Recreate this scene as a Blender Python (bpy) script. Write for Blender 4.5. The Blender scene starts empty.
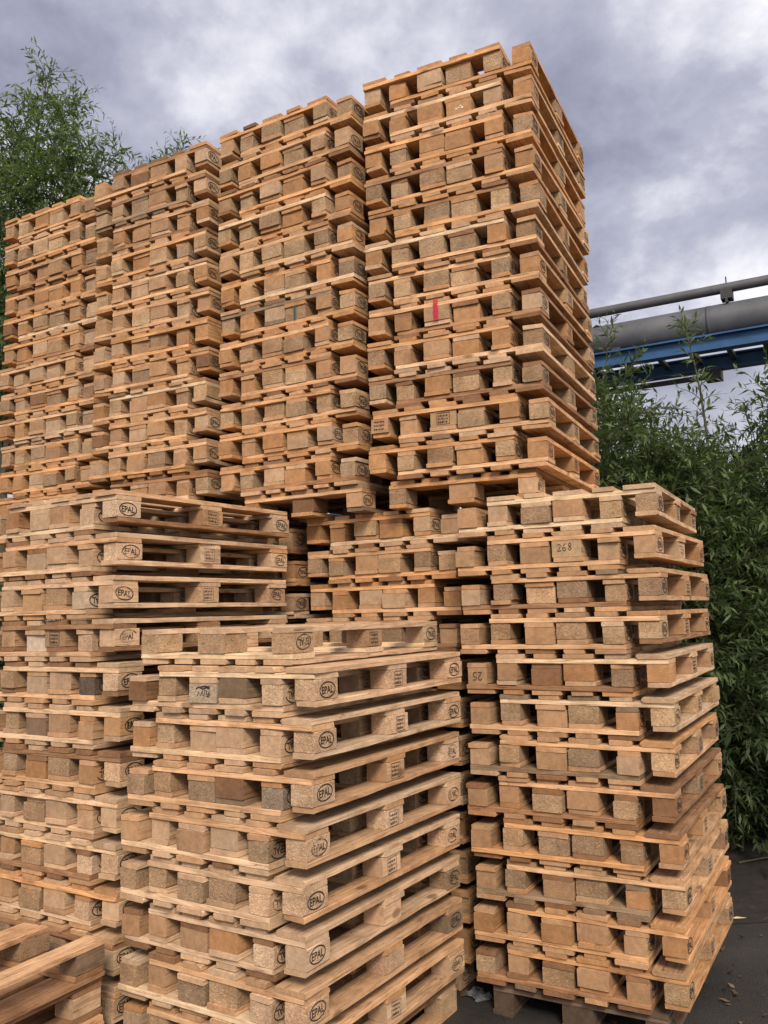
import bpy, bmesh, math, random
import numpy as np
from mathutils import Vector, Matrix

random.seed(7)
RNG = np.random.default_rng(11)
S = bpy.context.scene
COL = S.collection
PI = math.pi

# ------------------------------------------------------------------ helpers
def link(name, mesh, parent=None, loc=(0, 0, 0), rot=(0, 0, 0)):
    o = bpy.data.objects.new(name, mesh)
    COL.objects.link(o)
    o.location = loc
    o.rotation_euler = rot
    if parent is not None:
        o.parent = parent
    return o

def tag(o, label=None, cat=None, group=None, kind=None):
    if label: o['label'] = label
    if cat: o['category'] = cat
    if group: o['group'] = group
    if kind: o['kind'] = kind
    return o

def mesh_py(name, verts, faces, mat=None, smooth=False):
    me = bpy.data.meshes.new(name)
    me.from_pydata([tuple(v) for v in verts], [], [tuple(f) for f in faces])
    if mat: me.materials.append(mat)
    if smooth:
        me.polygons.foreach_set('use_smooth', [True] * len(me.polygons))
    me.update()
    return me

def bm_mesh(name, bm, mat=None, smooth=False):
    bmesh.ops.recalc_face_normals(bm, faces=bm.faces[:])
    me = bpy.data.meshes.new(name)
    bm.to_mesh(me); bm.free()
    if mat: me.materials.append(mat)
    if smooth:
        me.polygons.foreach_set('use_smooth', [True] * len(me.polygons))
    return me

class N:
    """tiny node-graph helper"""
    def __init__(self, nt): self.nt = nt
    def __call__(self, typ, ins=None, **kw):
        n = self.nt.nodes.new(typ)
        for k, v in kw.items(): setattr(n, k, v)
        for k, v in (ins or {}).items():
            if isinstance(v, bpy.types.NodeSocket): self.nt.links.new(v, n.inputs[k])
            else: n.inputs[k].default_value = v
        return n
    def math(self, op, a, b=0.0, c=None, clamp=False):
        n = self.nt.nodes.new('ShaderNodeMath'); n.operation = op; n.use_clamp = clamp
        for i, v in enumerate((a, b, c)):
            if v is None: continue
            if isinstance(v, bpy.types.NodeSocket): self.nt.links.new(v, n.inputs[i])
            else: n.inputs[i].default_value = v
        return n.outputs[0]
    def mix(self, blend, fac, a, b):
        n = self.nt.nodes.new('ShaderNodeMix'); n.data_type = 'RGBA'; n.blend_type = blend
        for i, v in ((0, fac), (6, a), (7, b)):
            if isinstance(v, bpy.types.NodeSocket): self.nt.links.new(v, n.inputs[i])
            else: n.inputs[i].default_value = v
        return n.outputs[2]
    def ramp(self, fac, stops, interp='LINEAR'):
        n = self.nt.nodes.new('ShaderNodeValToRGB'); n.color_ramp.interpolation = interp
        els = n.color_ramp.elements
        while len(els) < len(stops): els.new(0.5)
        for e, (p, c) in zip(els, stops):
            e.position = p
            e.color = c if len(c) == 4 else (*c, 1)
        self.nt.links.new(fac, n.inputs[0])
        return n.outputs[0]

def new_mat(name):
    m = bpy.data.materials.new(name); m.use_nodes = True
    nt = m.node_tree; nt.nodes.clear()
    out = nt.nodes.new('ShaderNodeOutputMaterial')
    b = nt.nodes.new('ShaderNodeBsdfPrincipled')
    nt.links.new(b.outputs[0], out.inputs[0])
    return m, N(nt), b, nt, out

def simple_mat(name, col, rough=0.6, metal=0.0, noise=0.0, scale=8, bump=0.0):
    m, n, b, nt, out = new_mat(name)
    b.inputs['Roughness'].default_value = rough
    b.inputs['Metallic'].default_value = metal
    if noise:
        tc = n('ShaderNodeTexCoord')
        no = n('ShaderNodeTexNoise', {'Vector': tc.outputs['Object'], 'Scale': scale, 'Detail': 6.0, 'Roughness': .65})
        c = n.ramp(no.outputs[0], [(.3, tuple(x * (1 - noise) for x in col)), (.7, tuple(min(1, x * (1 + noise)) for x in col))])
        nt.links.new(c, b.inputs['Base Color'])
        if bump:
            bp = n('ShaderNodeBump', {'Height': no.outputs[0], 'Strength': bump, 'Distance': .01})
            nt.links.new(bp.outputs[0], b.inputs['Normal'])
    else:
        b.inputs['Base Color'].default_value = (*col, 1)
    return m

# ------------------------------------------------------------------ wood
def wood_mat(name, axis):
    """sawn softwood; grain runs along `axis`; tone comes from the object's own colour"""
    m, n, b, nt, out = new_mat(name)
    tc = n('ShaderNodeTexCoord'); oi = n('ShaderNodeObjectInfo')
    r = oi.outputs['Random']
    off = n('ShaderNodeCombineXYZ', {0: n.math('MULTIPLY', r, 37.0), 1: n.math('MULTIPLY', r, 91.0), 2: n.math('MULTIPLY', r, 53.0)})
    vec = n('ShaderNodeVectorMath', {0: tc.outputs['Object'], 1: off.outputs[0]}, operation='ADD').outputs[0]
    sc = [1, 1, 1]; sc = [30.0] * 3; sc[axis] = 1.6
    mp = n('ShaderNodeMapping', {'Vector': vec, 'Scale': tuple(sc)})
    fine = n('ShaderNodeTexNoise', {'Vector': mp.outputs[0], 'Scale': 3.2, 'Detail': 5.0, 'Roughness': .65, 'Distortion': .3})
    sc2 = [11.0] * 3; sc2[axis] = .9
    mp2 = n('ShaderNodeMapping', {'Vector': vec, 'Scale': tuple(sc2)})
    band = n('ShaderNodeTexNoise', {'Vector': mp2.outputs[0], 'Scale': 1.5, 'Detail': 1.0, 'Distortion': .8})
    rings = n.math('SINE', n.math('MULTIPLY', band.outputs[0], 46.0))
    rings = n.math('MULTIPLY_ADD', rings, .5, .5)
    # knots
    sck = [5.0] * 3; sck[axis] = 2.6
    mpk = n('ShaderNodeMapping', {'Vector': vec, 'Scale': tuple(sck)})
    kn = n('ShaderNodeTexVoronoi', {'Vector': mpk.outputs[0], 'Scale': 1.3})
    knot = n.ramp(kn.outputs['Distance'], [(.09, (1, 1, 1)), (.15, (0, 0, 0))])
    blot = n('ShaderNodeTexNoise', {'Vector': vec, 'Scale': 5.5, 'Detail': 6.0, 'Roughness': .7})
    stain = n.ramp(blot.outputs[0], [(.44, (0, 0, 0)), (.68, (1, 1, 1))])
    scc = [16.0] * 3; scc[axis] = .55
    mpc = n('ShaderNodeMapping', {'Vector': vec, 'Scale': tuple(scc)})
    crk = n('ShaderNodeTexNoise', {'Vector': mpc.outputs[0], 'Scale': 2.3, 'Detail': 2.0, 'Distortion': .4})
    crack = n.math('LESS_THAN', n.math('ABSOLUTE', n.math('SUBTRACT', crk.outputs[0], .46)), .0055)
    tint = oi.outputs['Color']
    g = n.math('ADD', n.math('MULTIPLY', fine.outputs[0], .62), n.math('MULTIPLY', rings, .11))
    val = n.ramp(g, [(.20, (.56, .49, .43)), (.38, (.92, .90, .87)), (.60, (1.12, 1.11, 1.09))])
    c = n.mix('MULTIPLY', 1.0, tint, val)
    c = n.mix('MIX', n.math('MULTIPLY', knot, .7), c, (.17, .085, .04, 1))
    c = n.mix('MULTIPLY', n.math('MULTIPLY', stain, .72), c, (.47, .42, .38, 1))
    c = n.mix('MULTIPLY', n.math('MULTIPLY', crack, .62), c, (.25, .18, .13, 1))
    # end grain: growth rings on the cut ends
    sep = n('ShaderNodeSeparateXYZ', {0: tc.outputs['Normal']})
    endm = n.math('GREATER_THAN', n.math('ABSOLUTE', sep.outputs[axis]), .8)
    pos = n('ShaderNodeSeparateXYZ', {0: tc.outputs['Object']})
    oth = [i for i in range(3) if i != axis]
    a = n.math('ADD', pos.outputs[oth[0]], n.math('MULTIPLY_ADD', r, .16, -.08))
    d = n.math('ADD', pos.outputs[oth[1]], n.math('MULTIPLY_ADD', n.math('FRACT', n.math('MULTIPLY', r, 17.0)), .16, -.05))
    dist = n.math('SQRT', n.math('ADD', n.math('MULTIPLY', a, a), n.math('MULTIPLY', d, d)))
    wob = n('ShaderNodeTexNoise', {'Vector': vec, 'Scale': 14.0, 'Detail': 2.0})
    ring2 = n.math('SINE', n.math('MULTIPLY', n.math('ADD', dist, n.math('MULTIPLY', wob.outputs[0], .012)), 950.0))
    ring2 = n.math('MULTIPLY_ADD', ring2, .11, .84)
    dirt = n('ShaderNodeTexNoise', {'Vector': vec, 'Scale': 38.0, 'Detail': 4.0, 'Roughness': .7})
    er = n.math('MULTIPLY', ring2, n.math('MULTIPLY_ADD', dirt.outputs[0], .8, .42))
    ec = n.mix('MULTIPLY', 1.0, tint, n('ShaderNodeCombineXYZ', {0: er, 1: n.math('MULTIPLY', er, .95), 2: n.math('MULTIPLY', er, .9)}).outputs[0])
    ec = n.mix('MULTIPLY', n.math('MULTIPLY', stain, .5), ec, (.5, .43, .38, 1))
    c = n.mix('MIX', endm, c, ec)
    nt.links.new(c, b.inputs['Base Color'])
    b.inputs['Roughness'].default_value = .82
    b.inputs['Specular IOR Level'].default_value = .25
    h = n.math('ADD', fine.outputs[0], n.math('MULTIPLY', dirt.outputs[0], .5))
    bp = n('ShaderNodeBump', {'Height': h, 'Strength': .45, 'Distance': .004})
    nt.links.new(bp.outputs[0], b.inputs['Normal'])
    return m

def chip_mat(name):
    """pressed wood-chip block: speckle of chips in several tones"""
    m, n, b, nt, out = new_mat(name)
    tc = n('ShaderNodeTexCoord'); oi = n('ShaderNodeObjectInfo')
    r = oi.outputs['Random']
    off = n('ShaderNodeCombineXYZ', {0: n.math('MULTIPLY', r, 31.0), 1: n.math('MULTIPLY', r, 77.0), 2: n.math('MULTIPLY', r, 59.0)})
    vec = n('ShaderNodeVectorMath', {0: tc.outputs['Object'], 1: off.outputs[0]}, operation='ADD').outputs[0]
    wn = n('ShaderNodeTexNoise', {'Vector': vec, 'Scale': 60.0, 'Detail': 2.0})
    wv = n('ShaderNodeVectorMath', {0: vec, 1: n('ShaderNodeVectorMath', {0: wn.outputs['Color'], 'Scale': .02}, operation='SCALE').outputs[0]}, operation='ADD').outputs[0]
    mp = n('ShaderNodeMapping', {'Vector': wv, 'Scale': (1, 1, 1.7)})
    v = n('ShaderNodeTexVoronoi', {'Vector': mp.outputs[0], 'Scale': 165.0, 'Randomness': 1.0})
    cs = n('ShaderNodeSeparateColor', {0: v.outputs['Color']})
    sp = n.ramp(cs.outputs[0], [(0, (.66, .61, .56)), (.35, (.89, .87, .84)), (.75, (1.02, 1.0, .98)), (1, (1.24, 1.21, 1.16))])
    big = n('ShaderNodeTexNoise', {'Vector': vec, 'Scale': 9.0, 'Detail': 5.0, 'Roughness': .7})
    bg = n.ramp(big.outputs[0], [(.35, (1.06, 1.05, 1.04)), (.68, (.66, .62, .58))])
    c = n.mix('MULTIPLY', 1.0, oi.outputs['Color'], sp)
    c = n.mix('MULTIPLY', 1.0, c, bg)
    nt.links.new(c, b.inputs['Base Color'])
    b.inputs['Roughness'].default_value = .9
    b.inputs['Specular IOR Level'].default_value = .2
    bp = n('ShaderNodeBump', {'Height': n.math('ADD', cs.outputs[1], v.outputs['Distance']), 'Strength': .6, 'Distance': .003})
    nt.links.new(bp.outputs[0], b.inputs['Normal'])
    return m

WX = wood_mat('sawn_wood_across', 0)
WY = wood_mat('sawn_wood_along', 1)
CHIP = chip_mat('pressed_chip')

def ink_mat(name, col, cover, vary=False):
    m, n, b, nt, out = new_mat(name)
    tc = n('ShaderNodeTexCoord'); oi = n('ShaderNodeObjectInfo')
    off = n('ShaderNodeCombineXYZ', {0: n.math('MULTIPLY', oi.outputs['Random'], 43.0)})
    vec = n('ShaderNodeVectorMath', {0: tc.outputs['Object'], 1: off.outputs[0]}, operation='ADD').outputs[0]
    no = n('ShaderNodeTexNoise', {'Vector': vec, 'Scale': 90.0, 'Detail': 5.0, 'Roughness': .75})
    big = n('ShaderNodeTexNoise', {'Vector': vec, 'Scale': 22.0, 'Detail': 2.0})
    f = n.math('ADD', n.math('MULTIPLY', no.outputs[0], .55), n.math('MULTIPLY', big.outputs[0], .45))
    f = n.math('ADD', f, n.math('MULTIPLY_ADD', n.math('POWER', oi.outputs['Random'], 2.0), .30, -.06) if vary else 0.0)
    al = n.ramp(f, [(cover - .07, (1, 1, 1)), (cover + .07, (.10, .10, .10))])
    b.inputs['Base Color'].default_value = (*col, 1)
    b.inputs['Roughness'].default_value = .9
    nt.links.new(al, b.inputs['Alpha'])
    return m
BURN = ink_mat('burnt_mark', (.020, .012, .010), .74, True)
FELT = ink_mat('felt_pen', (.02, .017, .018), .66)
RED = ink_mat('red_paint', (.52, .018, .05), .60)
GREEN = ink_mat('green_paint', (.012, .09, .085), .80)
WHITE = ink_mat('white_paint', (.74, .70, .66), .58)

# ------------------------------------------------------------------ pallet part meshes (centred on the part)
def loft_box(name, sx, sy, sz, axis, mat, rng, nseg=6, cham=.0012, rough=.0009, broken=0.05):
    """a sawn timber: chamfered section swept along `axis`, edges worn a little, nothing outside the nominal size"""
    size = [sx, sy, sz]
    L = size[axis]
    o = [i for i in range(3) if i != axis]
    hw, hh = size[o[0]] / 2, size[o[1]] / 2
    ts = np.linspace(-L / 2, L / 2, nseg + 1)
    if L > .3:
        ts = np.array([-L/2, -L/2 + .015, -L/2 + .07] + list(np.linspace(-L/2 + .2, L/2 - .2, nseg)) + [L/2 - .07, L/2 - .015, L/2])
    corner = [cham * rng.uniform(.4, 1.5) for _ in range(4)]
    wane = [rng.random() < .10 for _ in range(4)]
    ends = [[0.0] * 4, [0.0] * 4]
    for e in range(2):
        for k in range(4):
            if rng.random() < broken: ends[e][k] = rng.uniform(.002, .009) if L > .3 else rng.uniform(.001, .004)
    verts = []; faces = []
    skew = [rng.uniform(-.003, .003) if L < .3 or rng.random() < .75 else rng.uniform(-.014, .014) for _ in range(2)]
    lim = min(hw, hh)
    for i, t in enumerate(ts):
        cs = []
        for k in range(4):
            c = corner[k] * rng.uniform(.7, 1.4)
            if wane[k] and L > .3 and rng.random() < .55: c += rng.uniform(.001, .004)
            if i == 0 or (L > .3 and i == 1): c += ends[0][k] * (1 if i == 0 else .35)
            if i == len(ts) - 1 or (L > .3 and i == len(ts) - 2): c += ends[1][k] * (1 if i == len(ts) - 1 else .35)
            cs.append(min(c, lim * .85))
        ring = [(-hw + cs[0], -hh), (hw - cs[1], -hh), (hw, -hh + cs[1]), (hw, hh - cs[2]),
                (hw - cs[2], hh), (-hw + cs[3], hh), (-hw, hh - cs[3]), (-hw, -hh + cs[0])]
        for (a, c) in ring:
            p = [0, 0, 0]
            p[o[0]] = a - math.copysign(abs(rng.normal(0, rough)), a)
            p[o[1]] = c - math.copysign(abs(rng.normal(0, rough * .6)), c)
            tt = t
            if i == 0: tt = t + abs(skew[0]) * (1 + math.copysign(1, skew[0]) * a / hw) / 2 + abs(rng.normal(0, .0006))
            if i == len(ts) - 1: tt = t - abs(skew[1]) * (1 + math.copysign(1, skew[1]) * a / hw) / 2 - abs(rng.normal(0, .0006))
            p[axis] = tt
            verts.append(p)
    n = 8
    for i in range(len(ts) - 1):
        for k in range(n):
            faces.append((i*n + k, i*n + (k+1) % n, (i+1)*n + (k+1) % n, (i+1)*n + k))
    faces.append(tuple(range(n))[::-1]); faces.append(tuple(range((len(ts)-1)*n, len(ts)*n)))
    bm = bmesh.new()
    vs = [bm.verts.new(v) for v in verts]
    for f in faces: bm.faces.new([vs[i] for i in f])
    return bm_mesh(name, bm, mat)

rg = np.random.default_rng(5)
LIB = {
 ('deck', 145): [loft_box('deck_board', .1425, 1.2, .0216, 1, WY, rg) for _ in range(6)],
 ('deck', 100): [loft_box('deck_board', .0985, 1.2, .0216, 1, WY, rg) for _ in range(6)],
 ('string', 0): [loft_box('stringer_board', .8, .1435, .0216, 0, WX, rg, broken=.07) for _ in range(9)],
 ('bot', 100): [loft_box('bottom_board', .0985, 1.2, .0216, 1, WY, rg) for _ in range(6)],
 ('bot', 145): [loft_box('bottom_board', .1425, 1.2, .0216, 1, WY, rg) for _ in range(6)],
 ('wood', 100): [loft_box('block', .0985, .143, .0772, 1, WY, rg, 3, .0018, .0009, .15) for _ in range(7)],
 ('wood', 145): [loft_box('block', .1425, .143, .0772, 1, WY, rg, 3, .0018, .0009, .15) for _ in range(7)],
 ('chip', 100): [loft_box('block', .0985, .143, .0772, 1, CHIP, rg, 4, .0024, .0011, .25) for _ in range(7)],
 ('chip', 145): [loft_box('block', .1425, .143, .0772, 1, CHIP, rg, 4, .0024, .0011, .25) for _ in range(7)],
}

# ------------------------------------------------------------------ marks (flat burnt / inked shapes lying on a block face)
def text_polys(txt, height, width):
    cu = bpy.data.curves.new('t', 'FONT'); cu.body = txt; cu.size = 1.0
    cu.align_x = 'CENTER'; cu.resolution_u = 3
    cu.offset = .018
    ob = bpy.data.objects.new('t', cu); COL.objects.link(ob)
    dg = bpy.context.evaluated_depsgraph_get()
    me = bpy.data.meshes.new_from_object(ob.evaluated_get(dg))
    vs = np.array([v.co[:2] for v in me.vertices]); fs = [tuple(p.vertices) for p in me.polygons]
    bpy.data.objects.remove(ob); bpy.data.curves.remove(cu); bpy.data.meshes.remove(me)
    lo, hi = vs.min(0), vs.max(0)
    vs = (vs - (lo + hi) / 2) / (hi - lo) * np.array([width, height])
    return vs, fs

def ribbon(pts, w):
    """flat stroke of width w along a polyline"""
    P = [np.array(p, float) for p in pts]
    L, R = [], []
    for i, p in enumerate(P):
        d = (P[min(i + 1, len(P) - 1)] - P[max(i - 1, 0)]); d = d / (np.linalg.norm(d) + 1e-9)
        nn = np.array([-d[1], d[0]]) * w / 2
        L.append(p + nn); R.append(p - nn)
    k = len(P)
    return L + R, [(i, i + 1, k + i + 1, k + i) for i in range(k - 1)]

class Flat:
    def __init__(s): s.v = []; s.f = []
    def add(s, v, f, dx=0, dy=0):
        b = len(s.v); s.v += [(p[0] + dx, p[1] + dy) for p in v]; s.f += [tuple(b + i for i in q) for q in f]; return s
    def rect(s, x0, y0, x1, y1): return s.add([(x0, y0), (x1, y0), (x1, y1), (x0, y1)], [(0, 1, 2, 3)])
    def on(s, name, mat, face, off):
        """face '+x','-x','-y': lay the drawing on that side of a block, `off` from its centre"""
        out = []
        for a, b in s.v:
            if face == '+x': out.append((off, a, b))
            elif face == '-x': out.append((-off, -a, b))
            else: out.append((a, -off, b))
        return mesh_py(name, out, s.f, mat)

def ring_pts(rx, ry, w, a0=0.0, a1=2 * PI, n=44):
    vo, f = [], []
    for i in range(n + 1):
        a = a0 + (a1 - a0) * i / n
        vo += [(math.cos(a) * rx, math.sin(a) * ry), (math.cos(a) * (rx - w), math.sin(a) * (ry - w))]
    for i in range(n): f.append((2*i, 2*i+2, 2*i+3, 2*i+1))
    return vo, f

TV, TF = text_polys('EPAL', .028, .072)
def oval(worn=0):
    d = Flat()
    d.add(*ring_pts(.050, .031, .0048, 0.3 if worn else 0, 2*PI - (0.9 if worn else 0)))
    d.add(TV, TF)
    return d
def plate():
    d = Flat(); w = .0022
    for (a, b, c, e) in ((-.034, -.030, .034, -.030), (.034, -.030, .034, .030), (.034, .030, -.034, .030), (-.034, .030, -.034, -.030)):
        d.add(*ribbon([(a, b), (c, e)], w))
    rr = random.Random(3)
    for row, h in ((.016, .011), (.000, .010), (-.017, .012)):
        x = -.028
        while x < .024:
            ww = rr.choice((.002, .003, .004, .007))
            d.rect(x, row - h / 2, x + ww, row + h / 2 * rr.uniform(.2, 1)); x += ww + .0032
    return d
HB145, HB100 = .1425 / 2, .0985 / 2
EPS = .0006
# block faces on the long side: the corner blocks are 100 wide in x
OV = {f: oval().on('burnt_oval_mark', BURN, f, HB100 + EPS) for f in ('+x', '-x')}
OVW = {f: oval(1).on('burnt_oval_mark', BURN, f, HB100 + EPS) for f in ('+x', '-x')}
PLT = {f: plate().on('burnt_plate_mark', BURN, f, HB100 + EPS) for f in ('+x', '-x')}

# ------------------------------------------------------------------ pallet
TONES = {
 'fresh':  (.750, .522, .340),
 'tan':    (.680, .422, .240),
 'orange': (.665, .370, .178),
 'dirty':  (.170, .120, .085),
 'brown':  (.370, .205, .110),
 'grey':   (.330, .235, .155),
}
CHIPT = [(.46, .315, .19), (.40, .27, .165), (.38, .26, .165), (.52, .36, .22), (.43, .30, .19)]
PALECHIP = [(.68, .475, .315), (.62, .43, .28), (.72, .515, .35), (.58, .40, .27)]
prng = random.Random(21)
def shade(c, a=.10):
    k = 1 + prng.uniform(-a, a); h = prng.uniform(-.035, .035)
    return (min(1, c[0]*k*(1 + h)), c[1]*k, c[2]*k*(1 - h), 1)

DX = [-.3275 - .00, -.185, 0, .185, .3275]
DXW = [(-.3275, 145), (-.16375, 100), (0, 145), (.16375, 100), (.3275, 145)]
BXW = [(-.35, 100), (0, 145), (.35, 100)]
YS = (-.5275, 0, .5275)

def pallet(cx, cy, z, yaw, inverted, label, group, mix, marks=True, special=None, pale=False):
    """one EUR pallet; root Empty at its base. special: dict (ix,iy) -> function(block object)"""
    root = link('wooden_pallet', None, None, (cx, cy, z), (0, 0, -yaw))
    tag(root, label, 'pallet', group)
    names = list(mix.keys()); wts = list(mix.values())
    base = prng.choices(names, wts)[0]
    def tone(p_keep=.5, a=.10):
        t = base if prng.random() < p_keep else prng.choices(names, wts)[0]
        return shade(TONES[t], a)
    mixb = {k: v * (.35 if k in ('brown', 'grey') else 1) for k, v in mix.items()}
    def put(name, me, x, y, zz, col, jit=.0015, jr=.003, par=root):
        x += prng.gauss(0, jit); y += prng.gauss(0, jit * 1.8)
        r = prng.gauss(0, jr)
        if inverted: o = link(name, me, par, (-x, y, .144 - zz), (0, PI, r))
        else: o = link(name, me, par, (x, y, zz), (0, 0, r))
        o.color = col
        return o
    for x, w in DXW:
        put('deck_board', prng.choice(LIB['deck', w]), x, 0, .133, tone(.55, .14), .0022, .0012)
    for y in YS:
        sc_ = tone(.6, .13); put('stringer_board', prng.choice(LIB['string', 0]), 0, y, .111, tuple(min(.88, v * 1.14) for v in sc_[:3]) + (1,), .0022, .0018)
    for x, w in BXW:
        put('bottom_board', prng.choice(LIB['bot', w]), x, 0, .011, tone(.55, .12), .002, .001)
    sideface = '-x' if inverted else '+x'
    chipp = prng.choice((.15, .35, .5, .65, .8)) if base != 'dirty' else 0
    for ix, (x, w) in enumerate(BXW):
        for iy, y in enumerate(YS):
            if prng.random() < chipp:
                me = prng.choice(LIB['chip', w]); col = shade(prng.choice(CHIPT), .16)
            else:
                me = prng.choice(LIB['wood', w]); t = prng.choices(list(mixb), list(mixb.values()))[0] if sum(mixb.values()) > 0 else base
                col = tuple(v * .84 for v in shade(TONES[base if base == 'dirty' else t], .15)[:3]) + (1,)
            if pale and ix == (0 if inverted else 2) and prng.random() < .85:
                if prng.random() < .6: me = prng.choice(LIB['chip', w]); col = shade(prng.choice(PALECHIP), .08)
                else: me = prng.choice(LIB['wood', w]); col = shade(TONES['fresh'], .1)
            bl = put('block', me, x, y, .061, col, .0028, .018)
            outer = (ix == (0 if inverted else 2))
            if marks and outer:
                if iy == 1:
                    if prng.random() < .85: link('burnt_plate_mark', PLT[sideface], bl, (0, prng.gauss(0, .004), prng.gauss(0, .002)), (prng.gauss(0, .05), 0, 0))
                elif prng.random() < .93:
                    link('burnt_oval_mark', (OVW if prng.random() < .25 else OV)[sideface], bl, (0, prng.gauss(0, .005), prng.gauss(0, .002)), (prng.gauss(0, .06), 0, 0))
            if special and (ix, iy) in special: special[ix, iy](bl)
    return root

# ------------------------------------------------------------------ special marks on single blocks
def stroke_mark(name, strokes, w, mat, half, label=None, face='-y', dx=0, dy=0):
    d = Flat()
    for s in strokes: d.add(*ribbon(s, w), dx, dy)
    me = d.on(name, mat, face, half)
    def f(bl):
        o = link(name, me, bl)
        if label: o['label'] = label
    return f
FY = .143 / 2 + .0012
D2 = [(-.008, .010), (-.004, .017), (.004, .017), (.008, .010), (.004, .001), (-.003, -.008), (-.009, -.016), (.010, -.015)]
D6 = [(.006, .018), (-.003, .010), (-.008, -.002), (-.006, -.013), (.001, -.017), (.007, -.012), (.007, -.004), (.001, .000), (-.007, -.005)]
D8 = [(.006, .013), (.000, .018), (-.006, .012), (-.003, .004), (.004, -.002), (.008, -.010), (.001, -.017), (-.007, -.011), (-.003, -.003), (.004, .004), (.007, .012)]
D5 = [(.009, .017), (-.005, .016), (-.007, .003), (.001, .005), (.008, -.002), (.007, -.012), (-.001, -.017), (-.009, -.013)]
sh = lambda P, x, y=0, k=1.0: [(a * k + x, b * k + y) for a, b in P]
mark268 = stroke_mark('handwritten_number', [sh(D2, -.035, .006, .95), sh(D6, -.010, .006, .95), sh(D8, .016, .008, .95)], .0028, FELT, FY, 'number 268 written in black felt pen')
mark25 = stroke_mark('handwritten_number', [sh(D2, -.014, 0, 1.1), sh(D5, .012, 0, 1.1)], .0038, FELT, FY, 'number 25 written in black felt pen')
def red_stripe(bl):
    d = Flat(); rr = random.Random(12)
    for i in range(15):                                             # a spray stroke: many short overlapping dabs with a ragged edge
        z = -.040 + i * .0074
        d.add([(-.015 + rr.uniform(-.003, .002), z), (.010 + rr.uniform(-.002, .004), z), (.011 + rr.uniform(-.002, .004), z + .0074), (-.014 + rr.uniform(-.003, .002), z + .0074)], [(0, 1, 2, 3)])
    link('red_paint_stripe', d.on('red_paint_stripe', RED, '-y', FY + .005), bl)['label'] = 'red spray paint stripe'
def green_stripe(bl):
    d = Flat().add([(-.005, -.042), (.008, -.042), (.007, .040), (-.006, .040)], [(0, 1, 2, 3)])
    link('green_paint_stripe', d.on('green_paint_stripe', GREEN, '-y', FY + .004), bl)['label'] = 'dark green paint stripe'
def white_flecks(bl):
    rr = random.Random(5); d = Flat()
    for x, y in ((-.02, .008), (-.004, .006), (.012, .01), (-.012, -.002)):
        d.add([(x + rr.uniform(-.002, .002) + .009 * math.cos(a) * rr.uniform(.5, 1), y + .007 * math.sin(a) * rr.uniform(.4, 1)) for a in np.linspace(0, 2*PI, 7)[:-1]], [tuple(range(6))])
    link('white_paper_flecks', d.on('white_paper_flecks', WHITE, '-y', FY), bl)
def scribble(bl):
    st = [[(-.034, -.008), (-.026, .008), (-.018, .004), (-.022, -.008), (-.012, -.012), (-.006, .010), (.002, .006), (.000, -.010), (.012, .012), (.020, -.004), (.028, .010)],
          [(-.036, -.018), (-.02, -.022), (.0, -.016), (.018, -.024), (.034, -.017)],
          [(-.036, .0), (-.03, .014), (-.02, .012)], [(-.036, -.025), (-.01, -.027), (.01, -.024)]]
    d = Flat()
    for s, w in zip(st, (.0032, .005, .004, .005)): d.add(*ribbon(s, w))
    link('black_scrawl', d.on('black_scrawl', FELT, '-y', FY), bl)
def ticks(bl):
    d = Flat()
    for i in range(4): d.rect(-.03 + i * .017, -.004, -.022 + i * .017, .02)
    link('black_tick_marks', d.on('black_tick_marks', FELT, '+x', HB100 + .0012), bl)
def front_plate(bl):
    link('burnt_plate_mark', plate().on('burnt_plate_mark', BURN, '-y', FY), bl)
def front_lines(bl):
    d = Flat(); rr = random.Random(8)
    for r in range(3):
        x = -.032
        while x < .026:
            ww = rr.choice((.003, .006, .009)); d.rect(x, .018 - r * .02, x + ww, .024 - r * .02 + rr.uniform(0, .004)); x += ww + .004
    link('burnt_line_mark', d.on('burnt_line_mark', BURN, '-y', FY), bl)
def recolour(c, mat=None):
    def f(bl):
        bl.color = (*c, 1)
        if mat is not None:
            bl.data = LIB[mat][0]
    return f
def both(*fs):
    def f(bl):
        for g in fs: g(bl)
    return f

# ------------------------------------------------------------------ the stacks
# near right corner (x, y), yaw: surveyed from the photograph's perspective
STK = {
 'T4': (.8024, 4.1520, .4462), 'T3': (-.1333, 4.5854, .5320), 'T2': (-1.0430, 5.1076, .4915), 'T1': (-1.9211, 5.6830, .5163),
 'R': (1.2060, 3.8101, .5116), 'C': (-.2889, 3.2445, .5458), 'L': (-1.1754, 3.8250, .5497), 'M': (.3665, 4.4694, .5497),
 'B3': (-.515, 5.015, .545), 'B2': (-1.571, 5.66, .545),
}
PAIR = {'L': .1908, 'C': .1898}          # most couples nest to 188 mm, the warped ones a little more
PHR = {
 'T4': 'the tallest upper stack, rightmost of four', 'T3': 'the upper stack second from the right', 'T2': 'the upper stack third from the right',
 'T1': 'the leftmost upper stack', 'R': 'the lower right stack beside the bushes', 'C': 'the short stack front and centre',
 'L': 'the lower left stack', 'M': 'the lower middle stack set back in shade', 'B3': 'the dark back stack behind the lower left stack',
 'B2': 'the back stack farthest left at ground level',
}
ORD = ['top', 'second', 'third', 'fourth', 'fifth', 'sixth', 'seventh', 'eighth', 'ninth', 'tenth', 'eleventh', 'twelfth']
GROUP = {k: 'pallets in ' + v for k, v in PHR.items()}
MIXT = {'fresh': .12, 'tan': .40, 'orange': .38, 'brown': .09, 'grey': .01}
MIXL = {'fresh': .50, 'tan': .34, 'orange': .06, 'brown': .07, 'grey': .02}
MIXR = {'fresh': .22, 'tan': .44, 'orange': .14, 'brown': .17, 'grey': .03}
MIXB = {'fresh': .05, 'tan': .35, 'orange': .25, 'brown': .25, 'grey': .10}
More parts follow.
